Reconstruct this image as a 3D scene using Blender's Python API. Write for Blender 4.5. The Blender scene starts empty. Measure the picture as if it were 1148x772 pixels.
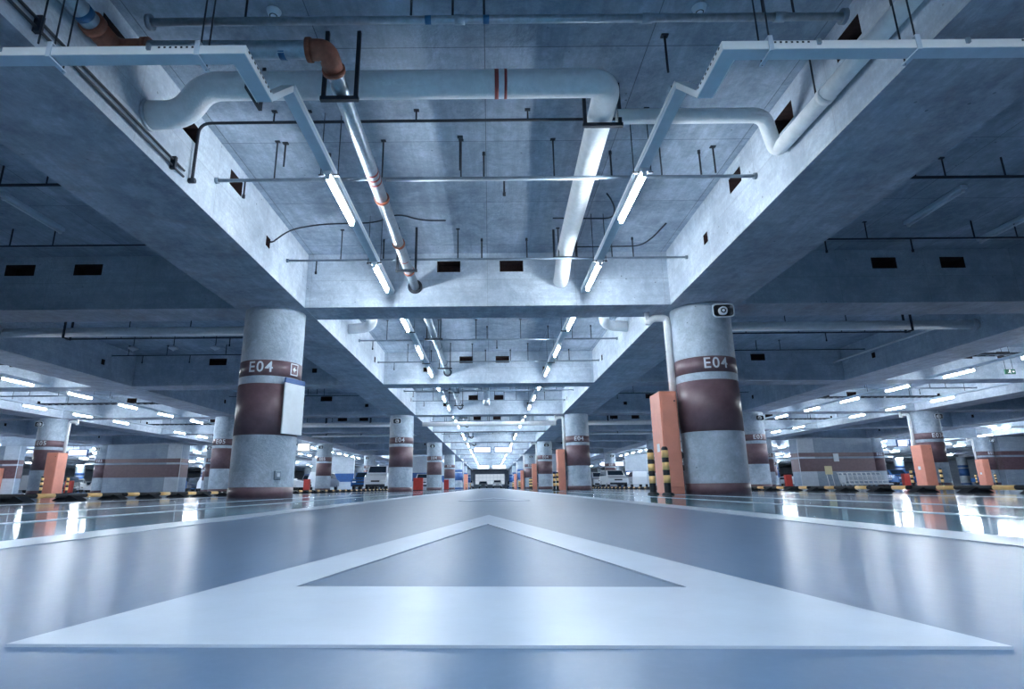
import bpy, math, random
from mathutils import Vector, Matrix
random.seed(7)
PI = math.pi
COL = bpy.context.scene.collection
# ------------------------------------------------------------------ measured layout (metres)
XI, XO = 3.763, 5.181            # inner and outer edge of the first girders
ZS, ZC = 3.762, 4.927            # soffit of beams, underside of slab
Y1, DY, BT, CR = 11.87, 9.176, .445, .603
DR = DY * 2
XW, YB, YF = 76.0, -24.0, 132.0  # extent of the deck

# ------------------------------------------------------------------ materials
MATS = {}
def nt(name):
    m = bpy.data.materials.new(name); m.use_nodes = True
    n = m.node_tree; b = n.nodes['Principled BSDF']
    return m, n, b
def N(n, t, **kw):
    x = n.nodes.new(t)
    for k, v in kw.items(): setattr(x, k, v)
    return x
def mixc(n, fac, a, b, blend='MIX'):
    x = N(n, 'ShaderNodeMix', data_type='RGBA', blend_type=blend)
    def put(i, v):
        if hasattr(v, 'links'): n.links.new(v, x.inputs[i])
        elif isinstance(v, (int, float)): x.inputs[i].default_value = v
        else: x.inputs[i].default_value = (*v, 1)
    put(0, fac); put(6, a); put(7, b)
    return x.outputs[2]
def mth(n, op, a, b=None, c=None):
    x = N(n, 'ShaderNodeMath', operation=op)
    for i, v in enumerate((a, b, c)):
        if v is None: continue
        if hasattr(v, 'links'): n.links.new(v, x.inputs[i])
        else: x.inputs[i].default_value = v
    return x.outputs[0]
def noise(n, vec, scale, detail=4, rough=.55, dist=0.):
    x = N(n, 'ShaderNodeTexNoise'); x.inputs['Scale'].default_value = scale
    x.inputs['Detail'].default_value = detail; x.inputs['Roughness'].default_value = rough
    x.inputs['Distortion'].default_value = dist
    n.links.new(vec, x.inputs['Vector']); return x.outputs['Fac']
def ramp(n, fac, a, b):
    x = N(n, 'ShaderNodeMapRange'); x.inputs[1].default_value = a; x.inputs[2].default_value = b
    x.interpolation_type = 'SMOOTHSTEP'; n.links.new(fac, x.inputs[0]); return x.outputs[0]
def concrete(name, axis='xy', dark=(.20, .25, .32), light=(.46, .53, .62), seam=(1.8, .9), rust=.0, rough=.75, streak=True, seamamt=.45, coat=0):
    m, n, b = nt(name)
    g = N(n, 'ShaderNodeNewGeometry'); P = g.outputs['Position']
    s = N(n, 'ShaderNodeSeparateXYZ'); n.links.new(P, s.inputs[0])
    c = N(n, 'ShaderNodeCombineXYZ')
    o = dict(x=s.outputs[0], y=s.outputs[1], z=s.outputs[2])
    n.links.new(o[axis[0]], c.inputs[0]); n.links.new(o[axis[1]], c.inputs[1])
    V = c.outputs[0]
    big = ramp(n, noise(n, P, .55, 6, .6, .4), .36, .64)
    med = ramp(n, noise(n, P, 2.3, 8, .72, .5), .38, .64)
    fine = noise(n, P, 26, 6, .7)
    sm = ramp(n, noise(n, P, 9, 8, .75, .3), .36, .66)
    f = mth(n, 'ADD', mth(n, 'ADD', mth(n, 'MULTIPLY', big, .36), mth(n, 'MULTIPLY', med, .38)), mth(n, 'MULTIPLY', sm, .26))
    col = mixc(n, f, dark, light)
    if streak:
        mp = N(n, 'ShaderNodeMapping'); mp.inputs['Scale'].default_value = (.35, 5, 1) if axis != 'xy' else (5, .3, 1); n.links.new(V, mp.inputs[0])
        st = ramp(n, noise(n, mp.outputs[0], 1.6, 7, .68), .42, .62)
        col = mixc(n, mth(n, 'MULTIPLY', st, .34), col, dark)
    col = mixc(n, mth(n, 'MULTIPLY', ramp(n, fine, .40, .62), .40), col, (light[0]*.55, light[1]*.55, light[2]*.58))
    # tie holes and blots
    vor = N(n, 'ShaderNodeTexVoronoi'); vor.inputs['Scale'].default_value = 5.5; n.links.new(P, vor.inputs['Vector'])
    blot = mth(n, 'LESS_THAN', vor.outputs['Distance'], .085)
    blot = mth(n, 'MULTIPLY', blot, ramp(n, noise(n, P, 1.3, 2), .5, .62))
    col = mixc(n, mth(n, 'MULTIPLY', blot, .55), col, (.04, .05, .07))
    if rust:
        rr = ramp(n, noise(n, P, 1.1, 7, .7, .6), .5, .72)
        col = mixc(n, mth(n, 'MULTIPLY', rr, rust), col, (.30, .19, .17))
    if seam:
        br = N(n, 'ShaderNodeTexBrick'); br.offset = 0; br.squash = 1
        br.inputs['Scale'].default_value = 1; br.inputs['Brick Width'].default_value = seam[0]
        br.inputs['Row Height'].default_value = seam[1]; br.inputs['Mortar Size'].default_value = .006
        br.inputs['Mortar Smooth'].default_value = .2
        br.inputs['Color1'].default_value = (1, 1, 1, 1); br.inputs['Color2'].default_value = (.74, .77, .80, 1); br.inputs['Mortar'].default_value = (.25, .25, .27, 1)
        n.links.new(V, br.inputs['Vector'])
        col = mixc(n, seamamt, col, br.outputs['Color'], 'MULTIPLY')
    n.links.new(col, b.inputs['Base Color'])
    b.inputs['Roughness'].default_value = rough
    b.inputs['Specular IOR Level'].default_value = .35
    bp = N(n, 'ShaderNodeBump'); bp.inputs['Strength'].default_value = .35; bp.inputs['Distance'].default_value = .02
    n.links.new(mth(n, 'ADD', med, mth(n, 'MULTIPLY', fine, .5)), bp.inputs['Height'])
    n.links.new(bp.outputs[0], b.inputs['Normal'])
    return m
def paint(name, c, rough=.5, metal=0., var=.25, scale=6, spec=.5, bump=.1, coat=0, worn=None):
    m, n, b = nt(name)
    g = N(n, 'ShaderNodeNewGeometry'); P = g.outputs['Position']
    f = ramp(n, noise(n, P, scale, 6, .65), .3, .75)
    col = mixc(n, f, tuple(x * (1 - var) for x in c), c)
    if worn:
        w = ramp(n, noise(n, P, scale * 1.7, 8, .75), .62, .70)
        col = mixc(n, mth(n, 'MULTIPLY', w, .5), col, worn)
    n.links.new(col, b.inputs['Base Color'])
    b.inputs['Roughness'].default_value = rough; b.inputs['Metallic'].default_value = metal
    b.inputs['Specular IOR Level'].default_value = spec
    if coat: b.inputs['Coat Weight'].default_value = coat
    if bump:
        bp = N(n, 'ShaderNodeBump'); bp.inputs['Strength'].default_value = bump; bp.inputs['Distance'].default_value = .01
        n.links.new(f, bp.inputs['Height']); n.links.new(bp.outputs[0], b.inputs['Normal'])
    return m
def emis(name, c, s):
    m, n, b = nt(name)
    b.inputs['Base Color'].default_value = (.8, .8, .8, 1)
    b.inputs['Emission Color'].default_value = (*c, 1); b.inputs['Emission Strength'].default_value = s
    return m
def floor_mat():
    m, n, b = nt('sealed floor')
    g = N(n, 'ShaderNodeNewGeometry'); P = g.outputs['Position']
    s = N(n, 'ShaderNodeSeparateXYZ'); n.links.new(P, s.inputs[0])
    ax = mth(n, 'ABSOLUTE', s.outputs[0])
    lane = mth(n, 'LESS_THAN', ax, 1.48)
    teal = mth(n, 'LESS_THAN', ax, 3.5)
    big = ramp(n, noise(n, P, .8, 6, .6, .5), .3, .7)
    mp = N(n, 'ShaderNodeMapping'); mp.inputs['Scale'].default_value = (2.6, .55, 1); mp.inputs['Rotation'].default_value = (0, 0, .3); n.links.new(P, mp.inputs[0])
    scf = ramp(n, noise(n, mp.outputs[0], 9, 9, .7, .5), .35, .8)
    fine = noise(n, P, 60, 5, .7)
    c_l = mixc(n, big, (.062, .112, .188), (.080, .138, .220))
    c_t = mixc(n, big, (.03, .20, .29), (.06, .27, .36))
    c_o = mixc(n, big, (.17, .25, .36), (.24, .33, .45))
    col = mixc(n, teal, c_o, c_t); col = mixc(n, lane, col, c_l)
    col = mixc(n, mth(n, 'MULTIPLY', scf, .10), col, (.10, .15, .24))
    col = mixc(n, mth(n, 'MULTIPLY', ramp(n, fine, .4, .7), .12), col, (.16, .22, .32))
    n.links.new(col, b.inputs['Base Color'])
    rl = mth(n, 'ADD', mth(n, 'MULTIPLY', lane, .22), .07)
    rl = mth(n, 'ADD', rl, mth(n, 'MULTIPLY', scf, .02))
    n.links.new(rl, b.inputs['Roughness'])
    b.inputs['Specular IOR Level'].default_value = .30
    return m
M = dict(
    slab=concrete('slab concrete', 'xy', (.20, .26, .34), (.62, .71, .82), (1.83, 1.83), seamamt=.8),
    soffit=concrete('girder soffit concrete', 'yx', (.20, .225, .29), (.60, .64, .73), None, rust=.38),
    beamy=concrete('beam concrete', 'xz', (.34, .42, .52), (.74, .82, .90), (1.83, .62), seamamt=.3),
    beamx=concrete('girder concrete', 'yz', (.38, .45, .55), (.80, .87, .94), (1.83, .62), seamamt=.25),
    column=concrete('column concrete', 'xz', (.22, .29, .37), (.56, .66, .76), None, rough=.5, streak=False),
    wall=concrete('wall concrete', 'xz', (.22, .29, .38), (.40, .48, .58), (.9, 5), seamamt=.4),
    pale=concrete('pale concrete', 'xz', (.45, .52, .60), (.68, .75, .82), None),
    floor=floor_mat(),
    brown=paint('brown band paint', (.17, .105, .125), .38, var=.3, scale=5, worn=(.24, .18, .20)),
    blue=paint('blue band paint', (.03, .12, .36), .4),
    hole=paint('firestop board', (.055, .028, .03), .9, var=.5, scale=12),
    line=paint('road line paint', (.38, .455, .55), .30, var=.14, scale=4, worn=(.33, .42, .54), bump=.05),
    white=paint('white enamel', (.74, .80, .86), .4, var=.08),
    tray=paint('grey lighting trunking', (.62, .71, .81), .45, var=.12, metal=.0),
    lip=paint('white trunking lip', (.92, .94, .96), .4, var=.05),
    lag=paint('white pipe lagging', (.93, .94, .96), .6, var=.12, scale=9, bump=.5),
    galv=paint('galvanised steel', (.50, .58, .66), .34, metal=.75, var=.3, scale=14),
    steel=paint('dull grey pipe', (.30, .37, .45), .45, metal=.4, var=.3),
    dark=paint('dark steel', (.035, .045, .065), .6, metal=.3, var=.3),
    rust=paint('rust red coupling', (.42, .13, .075), .55, var=.4, scale=10),
    redband=paint('red band tape', (.42, .07, .06), .5),
    bluetape=paint('blue tape', (.04, .16, .34), .5),
    orange=paint('orange enamel', (.78, .31, .22), .42, var=.12, scale=3),
    black=paint('black rubber', (.012, .016, .024), .6, var=.3),
    yellow=paint('yellow band', (.98, .62, .25), .45, var=.12),
    red=paint('red enamel', (.55, .05, .04), .4),
    glass=paint('car glass', (.02, .035, .06), .08, var=.1, bump=0),
    carwhite=paint('white car paint', (.75, .8, .86), .2, var=.05, bump=0, coat=.6),
    cargrey=paint('grey car paint', (.22, .27, .33), .25, var=.05, bump=0, coat=.6),
    cardark=paint('dark car paint', (.03, .04, .06), .2, var=.05, bump=0, coat=.6),
    carblue=paint('blue car paint', (.03, .12, .34), .2, var=.05, bump=0, coat=.6),
    chrome=paint('bright trolley wire', (.85, .88, .92), .3, metal=.2, var=.1),
    cream=paint('cream notice', (.80, .70, .42), .5, var=.08),
    tube=emis('fluorescent tube', (.83, .925, 1.0), 42),
    tube_outer=emis('fluorescent tube in side bays', (.83, .925, 1.0), 42),
    pane=emis('daylit pane', (.72, .85, 1.0), .17),
    tube_far=emis('fluorescent tube far away', (.83, .925, 1.0), 95),
    sign=emis('lit sign face', (.78, .88, 1.0), .34),
    warm=emis('warm lit sign face', (1.0, .84, .66), .45),
    green=paint('green sign face', (.01, .16, .09), .4, var=.1, bump=0),
    headlamp=paint('headlamp lens', (.8, .85, .9), .15, var=.05, bump=0),
    taillamp=paint('tail lamp lens', (.5, .03, .03), .2, var=.05, bump=0),
)
MATS = M

# ------------------------------------------------------------------ mesh builder
class MB:
    def __init__(s): s.v = []; s.f = []; s.mi = []; s.sm = []
    def add(s, vs, fs, mi=0, sm=False):
        o = len(s.v); s.v += [tuple(v) for v in vs]
        for f in fs: s.f.append([i + o for i in f]); s.mi.append(mi); s.sm.append(sm)
        return s
    def box(s, x0, x1, y0, y1, z0, z1, mi=0, mis=None):
        v = [(x, y, z) for z in (z0, z1) for y in (y0, y1) for x in (x0, x1)]
        F = [(0, 2, 3, 1), (4, 5, 7, 6), (0, 1, 5, 4), (2, 6, 7, 3), (0, 4, 6, 2), (1, 3, 7, 5)]  # bottom top front back left right
        o = len(s.v); s.v += v
        for i, f in enumerate(F): s.f.append([k + o for k in f]); s.mi.append(mis[i] if mis else mi); s.sm.append(False)
        return s
    def cbox(s, c, d, mi=0, rot=None, bev=0):
        h = [x / 2 for x in d]
        if not bev:
            vs = [Vector((a * h[0], b * h[1], e * h[2])) for e in (-1, 1) for b in (-1, 1) for a in (-1, 1)]
            F = [(0, 2, 3, 1), (4, 5, 7, 6), (0, 1, 5, 4), (2, 6, 7, 3), (0, 4, 6, 2), (1, 3, 7, 5)]
            if rot: vs = [rot @ v for v in vs]
            return s.add([v + Vector(c) for v in vs], F, mi)
        return s.rbox(c, d, bev, mi, rot)
    def rbox(s, c, d, bev, mi=0, rot=None):
        # chamfered box
        h = [x / 2 for x in d]; vs = []; idx = {}
        for sx in (-1, 1):
            for sy in (-1, 1):
                for sz in (-1, 1):
                    sg = (sx, sy, sz)
                    for a in range(3):
                        p = [sg[i] * (h[i] - (0 if i == a else bev)) for i in range(3)]
                        idx[(sx, sy, sz, a)] = len(vs); vs.append(Vector(p))
        F = []
        def q(ks):
            pts = [vs[k] for k in ks]; ctr = sum(pts, Vector()) / len(pts)
            nrm = (pts[1] - pts[0]).cross(pts[2] - pts[0])
            F.append(list(ks) if nrm.dot(ctr) > 0 else list(ks)[::-1])
        for a in range(3):
            b, c2 = [(1, 2), (0, 2), (0, 1)][a]
            for sa in (-1, 1):
                ks = []
                for sb, sc in ((-1, -1), (1, -1), (1, 1), (-1, 1)):
                    t = [0, 0, 0]; t[a] = sa; t[b] = sb; t[c2] = sc; ks.append(idx[(*t, a)])
                q(ks)
        for a in range(3):
            b, c2 = [(1, 2), (0, 2), (0, 1)][a]
            for sb in (-1, 1):
                for sc in (-1, 1):
                    t = [0, 0, 0]; t[b] = sb; t[c2] = sc
                    t1 = t[:]; t1[a] = -1; t2 = t[:]; t2[a] = 1
                    q([idx[(*t1, b)], idx[(*t2, b)], idx[(*t2, c2)], idx[(*t1, c2)]])
        for sx in (-1, 1):
            for sy in (-1, 1):
                for sz in (-1, 1): q([idx[(sx, sy, sz, a)] for a in range(3)])
        if rot: vs = [rot @ v for v in vs]
        return s.add([v + Vector(c) for v in vs], F, mi)
    def tube(s, pts, r, seg=12, mi=0, caps=True):
        pts = [Vector(p) for p in pts]
        rs = r if isinstance(r, (list, tuple)) else [r] * len(pts)
        n = len(pts); T = []
        for i in range(n):
            a = pts[max(i - 1, 0)]; b = pts[min(i + 1, n - 1)]; T.append((b - a).normalized())
        up = Vector((0, 0, 1)) if abs(T[0].z) < .9 else Vector((1, 0, 0))
        U = T[0].cross(up).normalized(); vs = []
        for i in range(n):
            if i:
                q = T[i - 1].rotation_difference(T[i]); U = q @ U
            U = (U - T[i] * U.dot(T[i])).normalized(); W = T[i].cross(U)
            for k in range(seg):
                a = 2 * PI * k / seg
                vs.append(pts[i] + (U * math.cos(a) + W * math.sin(a)) * rs[i])
        F = []
        for i in range(n - 1):
            for k in range(seg):
                k2 = (k + 1) % seg
                F.append((i * seg + k, i * seg + k2, (i + 1) * seg + k2, (i + 1) * seg + k))
        s.add(vs, F, mi, True)
        if caps:
            o = len(s.v) - len(vs)
            s.f.append([o + k for k in range(seg)][::-1]); s.mi.append(mi); s.sm.append(False)
            s.f.append([o + (n - 1) * seg + k for k in range(seg)]); s.mi.append(mi); s.sm.append(False)
        return s
    def lathe(s, prof, c=(0, 0, 0), seg=32, mi=0, axis='z', sm=True, a0=0, a1=2 * PI):
        full = abs(a1 - a0 - 2 * PI) < 1e-6; ns = seg if full else seg + 1; vs = []
        for r, z in prof:
            for k in range(ns):
                a = a0 + (a1 - a0) * k / seg; x, y = r * math.cos(a), r * math.sin(a)
                p = {'z': (x, y, z), 'y': (x, z, -y), 'x': (z, x, y)}[axis]
                vs.append((p[0] + c[0], p[1] + c[1], p[2] + c[2]))
        F = []
        for i in range(len(prof) - 1):
            for k in range(ns if full else seg):
                k2 = (k + 1) % ns; F.append((i * ns + k, i * ns + k2, (i + 1) * ns + k2, (i + 1) * ns + k))
        return s.add(vs, F, mi, sm)
    def prism(s, poly, axis, a0, a1, mi=0):
        # poly in the two other axes, extruded along axis
        n = len(poly)
        def P(p, a): return {'x': (a, p[0], p[1]), 'y': (p[0], a, p[1]), 'z': (p[0], p[1], a)}[axis]
        vs = [P(p, a0) for p in poly] + [P(p, a1) for p in poly]
        F = [list(range(n))[::-1], list(range(n, 2 * n))] + [(i, (i + 1) % n, n + (i + 1) % n, n + i) for i in range(n)]
        return s.add(vs, F, mi)
    def build(s, name, mats, parent=None, loc=None):
        me = bpy.data.meshes.new(name); me.from_pydata(s.v, [], s.f)
        if not isinstance(mats, (list, tuple)): mats = [mats]
        for m in mats: me.materials.append(M[m] if isinstance(m, str) else m)
        me.polygons.foreach_set('material_index', s.mi); me.polygons.foreach_set('use_smooth', s.sm)
        me.update()
        import bmesh
        bm = bmesh.new(); bm.from_mesh(me); bmesh.ops.recalc_face_normals(bm, faces=bm.faces); bm.to_mesh(me); bm.free()
        o = bpy.data.objects.new(name, me); COL.objects.link(o)
        if parent: o.parent = parent
        if loc: o.location = loc
        return o
def fillet(pts, r, n=7):
    pts = [Vector(p) for p in pts]; out = [pts[0]]
    for i in range(1, len(pts) - 1):
        a, b, c = pts[i - 1], pts[i], pts[i + 1]
        d1 = (a - b); d2 = (c - b); rr = min(r, d1.length * .49, d2.length * .49)
        p0 = b + d1.normalized() * rr; p2 = b + d2.normalized() * rr
        for k in range(n + 1):
            t = k / n; out.append(p0 * (1 - t) ** 2 + b * 2 * t * (1 - t) + p2 * t * t)
    out.append(pts[-1]); return out
def thing(name, label, cat, loc=(0, 0, 0), group=None, rz=0):
    o = bpy.data.objects.new(name, None); COL.objects.link(o); o.location = loc; o.rotation_euler = (0, 0, rz)
    o.empty_display_size = .1
    o['label'] = label; o['category'] = cat
    if group: o['group'] = group
    return o
def tag(o, label, cat, group=None):
    o['label'] = label; o['category'] = cat
    if group: o['group'] = group
    return o
def struct(o): o['kind'] = 'structure'; return o
def dup(root, loc, label, group=None, rz=None):
    r = root.copy(); COL.objects.link(r); r.location = loc; r['label'] = label
    if group: r['group'] = group
    if rz is not None: r.rotation_euler = (0, 0, rz)
    for ch in list(root.children):
        c = ch.copy(); COL.objects.link(c); c.parent = r
        for g in list(ch.children):
            d = g.copy(); COL.objects.link(d); d.parent = c
    return r
ORD = ['first', 'second', 'third', 'fourth', 'fifth', 'sixth', 'seventh', 'eighth', 'ninth', 'tenth', 'eleventh', 'twelfth', 'thirteenth', 'fourteenth', 'fifteenth', 'sixteenth', 'seventeenth', 'eighteenth', 'nineteenth', 'twentieth']
def nth(i):
    if i < 20: return ORD[i]
    t = {2: 'twenty', 3: 'thirty', 4: 'forty'}[(i + 1) // 10]; u = (i + 1) % 10
    return t + '-' + ORD[u - 1] if u else {'twenty': 'twentieth', 'thirty': 'thirtieth', 'forty': 'fortieth'}[t]

# ------------------------------------------------------------------ the shell
struct(MB().box(-XW, XW, YB, YF, -.25, 0).build('floor', 'floor'))
struct(MB().box(-XW, XW, YB, YF, ZC, ZC + .3).build('ceiling', 'slab'))
struct(MB().box(-XW, XW, YF, YF + .3, -.25, ZC + .3).build('wall_back', 'wall'))
struct(MB().box(-XW, XW, YB - .3, YB, -.25, ZC + .3).build('wall_front', 'wall'))
struct(MB().box(-XW - .3, -XW, YB, YF, -.25, ZC + .3).build('wall_left', 'wall'))
struct(MB().box(XW, XW + .3, YB, YF, -.25, ZC + .3).build('wall_right', 'wall'))

def pocket_face(mb, org, U, V, Nn, w, h, holes, depth=.28, mi=0, mih=2):
    """rectangular face with real recesses; holes = (u0,u1,v0,v1)"""
    org, U, V, Nn = Vector(org), Vector(U), Vector(V), Vector(Nn)
    us = sorted({0, w, *[a for q in holes for a in q[:2]]}); vs = sorted({0, h, *[a for q in holes for a in q[2:]]})
    P = lambda u, v, d=0: org + U * u + V * v - Nn * d
    for i in range(len(us) - 1):
        for j in range(len(vs) - 1):
            cu, cv = (us[i] + us[i + 1]) / 2, (vs[j] + vs[j + 1]) / 2
            if any(a < cu < b and c < cv < d for a, b, c, d in holes): continue
            mb.add([P(us[i], vs[j]), P(us[i + 1], vs[j]), P(us[i + 1], vs[j + 1]), P(us[i], vs[j + 1])], [(0, 1, 2, 3)], mi)
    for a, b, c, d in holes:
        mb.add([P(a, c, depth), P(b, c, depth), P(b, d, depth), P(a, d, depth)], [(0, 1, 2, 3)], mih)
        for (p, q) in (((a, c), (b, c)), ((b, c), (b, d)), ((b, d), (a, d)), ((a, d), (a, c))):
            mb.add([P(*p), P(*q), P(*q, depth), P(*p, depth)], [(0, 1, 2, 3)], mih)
trim = [0]
def trimname(): trim[0] += 1; return 'trim_%d' % trim[0]
GX = [s * (4.472 + 9 * k) for k in range(8) for s in (-1, 1)]
def girder_edges(x):
    s = 1 if x > 0 else -1
    return (x - s * .709, x + s * .709)
# transverse beams with duct pockets in the face towards the viewer
for k in range(-4, 13):
    y = Y1 + DY * k
    mb = MB(); y0, y1 = y - BT, y + BT
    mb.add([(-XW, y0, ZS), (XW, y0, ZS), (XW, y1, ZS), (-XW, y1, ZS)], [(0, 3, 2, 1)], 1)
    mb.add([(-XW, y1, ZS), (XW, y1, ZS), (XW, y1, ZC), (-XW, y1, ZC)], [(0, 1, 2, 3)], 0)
    holes = []
    if -2 < k < 7:
        for a, b in ((-1.05, -.565), (.26, .75), (-10.09, -9.47), (-8.65, -8.06), (8.05, 8.57), (9.49, 10.0), (-18.6, -18.1), (-17.3, -16.8), (17.0, 17.5), (18.4, 18.9)):
            holes.append((a + XW, b + XW, 4.51 - ZS, 4.755 - ZS))
        for a in (-2.35, 1.95, -6.35, 6.9) if k else (): holes.append((a + XW, a + .17 + XW, 4.2 - ZS, 4.36 - ZS))
    pocket_face(mb, (-XW, y0, ZS), (1, 0, 0), (0, 0, 1), (0, -1, 0), 2 * XW, ZC - ZS, holes)
    struct(mb.build(trimname(), ['beamy', 'soffit', 'hole']))
for x in GX:
    e0, e1 = girder_edges(x); a, b = min(e0, e1), max(e0, e1)
    mb = MB()
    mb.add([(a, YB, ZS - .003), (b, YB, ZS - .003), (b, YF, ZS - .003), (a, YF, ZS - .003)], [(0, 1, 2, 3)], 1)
    L = YF - YB
    for xf, nx in ((a, -1), (b, 1)):
        holes = []
        inner = abs(abs(xf) - XI) < .01
        if inner:
            for yy in ((4.75, 6.27, 7.68, ) if xf < 0 else (4.85, 6.2, 7.72)):
                holes.append((yy - YB, yy + .42 - YB, 4.50 - ZS, 4.74 - ZS))
            holes.append((9.18 - YB, 9.36 - YB, 4.18 - ZS, 4.36 - ZS))
        for kk in range(0, 5) if inner else range(-1, 5):
            yb = Y1 + DY * kk
            holes.append((yb + 2.2 - YB, yb + 2.62 - YB, 4.50 - ZS, 4.74 - ZS))
            holes.append((yb + 6.9 - YB, yb + 7.08 - YB, 4.2 - ZS, 4.38 - ZS))
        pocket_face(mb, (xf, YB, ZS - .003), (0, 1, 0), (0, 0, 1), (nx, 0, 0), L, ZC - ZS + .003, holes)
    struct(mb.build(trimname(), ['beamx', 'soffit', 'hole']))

# ------------------------------------------------------------------ road markings
def flat(name, polys, mat, z=.003):
    mb = MB()
    for p in polys: mb.prism(p, 'z', .0, z)
    return mb.build(name, mat)
for s, nm in ((-1, 'left'), (1, 'right')):
    for (a, b, wd) in ((1.36, 1.57, 'broad'), (2.42, 2.50, 'middle thin'), (3.46, 3.54, 'outer thin'), (5.9, 5.98, 'outermost thin')):
        x0, x1 = sorted((s * a, s * b))
        tag(flat('road_line', [[(x0, YB), (x1, YB), (x1, YF - 10), (x0, YF - 10)]], 'line'), '%s pale painted line along the %s side of the lane' % (wd, nm), 'road line')
def arrow(cx, y0, sc=1.0, sx=1.0):
    # hollow triangle: outer points, inner cut out, as three strips
    o = [(-.492, .673), (.527, .628), (.009, 3.56)]; i = [(-.302, 1.032), (.327, .990), (.004, 2.70)]
    T = lambda p: (cx + p[0] * sx, y0 + (p[1] - .65) * sc)
    o = [T(p) for p in o]; i = [T(p) for p in i]
    return [[o[0], o[1], i[1], i[0]], [o[1], o[2], i[2], i[1]], [o[2], o[0], i[0], i[2]]]
tag(flat('road_arrow', arrow(0, .65), 'line'), 'large pale hollow triangular arrow painted in the foreground of the lane', 'road arrow')
tag(flat('road_arrow', arrow(.05, 7.3, .75, .85), 'line'), 'small distant pale triangular arrow painted beyond the large one', 'road arrow')
tag(flat('road_arrow', arrow(.0, 26, 1, 1), 'line'), 'faint far triangular arrow painted in the lane between the second pair of columns', 'road arrow')

# ------------------------------------------------------------------ columns
def text_mesh(txt, size, bold=.004):
    cu = bpy.data.curves.new('txt', 'FONT'); cu.body = txt; cu.size = size; cu.align_x = 'CENTER'; cu.space_character = 1.16; cu.offset = bold * size / .3; cu.extrude = 0; cu.resolution_u = 4
    ob = bpy.data.objects.new('txt', cu); COL.objects.link(ob)
    bpy.context.view_layer.update()
    me = bpy.data.meshes.new_from_object(ob.evaluated_get(bpy.context.evaluated_depsgraph_get()))
    bpy.data.objects.remove(ob); bpy.data.curves.remove(cu)
    return me
def text_on_column(txt, z, size, R, phi=-PI / 2, wide=1.0):
    me = text_mesh(txt, size)
    mb = MB(); vs = []
    # split long faces is unnecessary: glyphs are narrow next to the radius
    for v in me.vertices:
        a = phi + v.co.x * wide / R; vs.append((R * math.cos(a), R * math.sin(a), z + v.co.y))
    mb.add(vs, [list(p.vertices) for p in me.polygons])
    bpy.data.meshes.remove(me); return mb
def band(z0, z1, r, seg=48):
    return MB().lathe([(CR - .01, z0), (r, z0), (r, z1), (CR - .01, z1)], seg=seg)
_cache = {}
def cached(key, fn, name, mats, parent, loc=None):
    if key not in _cache:
        o = fn().build(name, mats, parent, loc); _cache[key] = o.data; return o
    o = bpy.data.objects.new(name, _cache[key]); COL.objects.link(o); o.parent = parent
    if loc: o.location = loc
    return o
def column(x, y, txt, label, far=False):
    t = thing('concrete_column', label, 'column', (x, y, 0))
    bm_ = 'blue' if far else 'brown'
    cached('shaft', lambda: MB().lathe([(CR, 0), (CR, ZS)], seg=64), 'shaft', 'column', t)
    nb = cached('nb' + bm_, lambda: band(2.33, 2.645, CR + .004, 64), 'number_band', bm_, t)
    cached('wb' + bm_, lambda: band(1.18, 2.18, CR + .004, 64), 'wide_band', bm_, t)
    cached('bb' + bm_, lambda: band(0, .20, CR + .004, 64), 'base_band', bm_, t)
    if txt: cached('t' + txt, lambda: text_on_column(txt, 2.405, .30, CR + .008), 'column_number', 'white', nb)
    return t
def colname(x):
    return {4.5: 'beside the lane', 13.5: 'next row out', 22.5: 'third row out', 31.5: 'fourth row out', 40.5: 'fifth row out'}[abs(x)]
NUM = {-4.5: 'E04', 4.5: 'E04', -13.5: 'E05', 13.5: 'E03', -22.5: 'E05', 22.5: 'E03', -31.5: 'E05', 31.5: 'E02', -40.5: 'E05', 40.5: 'E02'}
cols = {}
for r in range(-1, 7):
    for xa in (4.5, 13.5, 22.5, 31.5, 40.5):
        for s in (-1, 1):
            x = xa * s; side = 'left' if s < 0 else 'right'
            if r == -1 and xa > 5: continue
            if r == 0 and xa > 5: continue
            num = NUM[x] if r < 4 else ''
            if r == -1: lab = 'round concrete column behind the viewer, %s of the lane' % side
            else:
                far = r >= 4
                lab = '%s concrete column, %s %s, %s from the front' % ('blue-banded' if far else 'brown-banded ' + num, side, colname(x), ORD[r] if xa < 5 else ORD[r - 1])
            cols[(r, x)] = column(x, Y1 + DR * r, num, lab, r >= 4)

for r in (2, 3, 4, 5):
    for xa in (49.5, 58.5, 67.5):
        for sg in (-1, 1):
            column(sg * xa, Y1 + DR * r, '', 'blue-banded concrete column far out on the %s, %s line out, %s from the front' % ('left' if sg < 0 else 'right', {49.5: 'first', 58.5: 'second', 67.5: 'third'}[xa], ORD[r - 2]), True)
# board, socket and pictogram on the near left column; horn speakers on columns
phi = -math.radians(24)
def on_col(cx, cy, phi, w, z0, z1, off, th, name, mat, label, cat):
    ca, sa = math.cos(phi), math.sin(phi)
    rot = Matrix(((-sa, ca, 0), (ca, sa, 0), (0, 0, 1)))  # local x tangent, y outward
    c = Vector((cx + (CR + off) * ca, cy + (CR + off) * sa, (z0 + z1) / 2))
    return c, rot
t = thing('notice_board', 'white notice board with a blue top strip on the near left column', 'notice board', (-4.5 + .66 * math.cos(phi), Y1 + .66 * math.sin(phi), 1.2))
R3 = Matrix.Rotation(phi + PI / 2, 3, 'Z')
MB().rbox((0, 0, .5), (.56, .035, 1.0), .006, rot=None).build('panel', 'white', t)
MB().rbox((0, 0, 1.05), (.56, .04, .10), .006).build('header_strip', 'blue', t)
for z in (.2, .8): MB().cbox((0, .04, z), (.3, .06, .04)).build('bracket', 'steel', t)
t.rotation_euler = (0, 0, phi + PI / 2)
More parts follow.
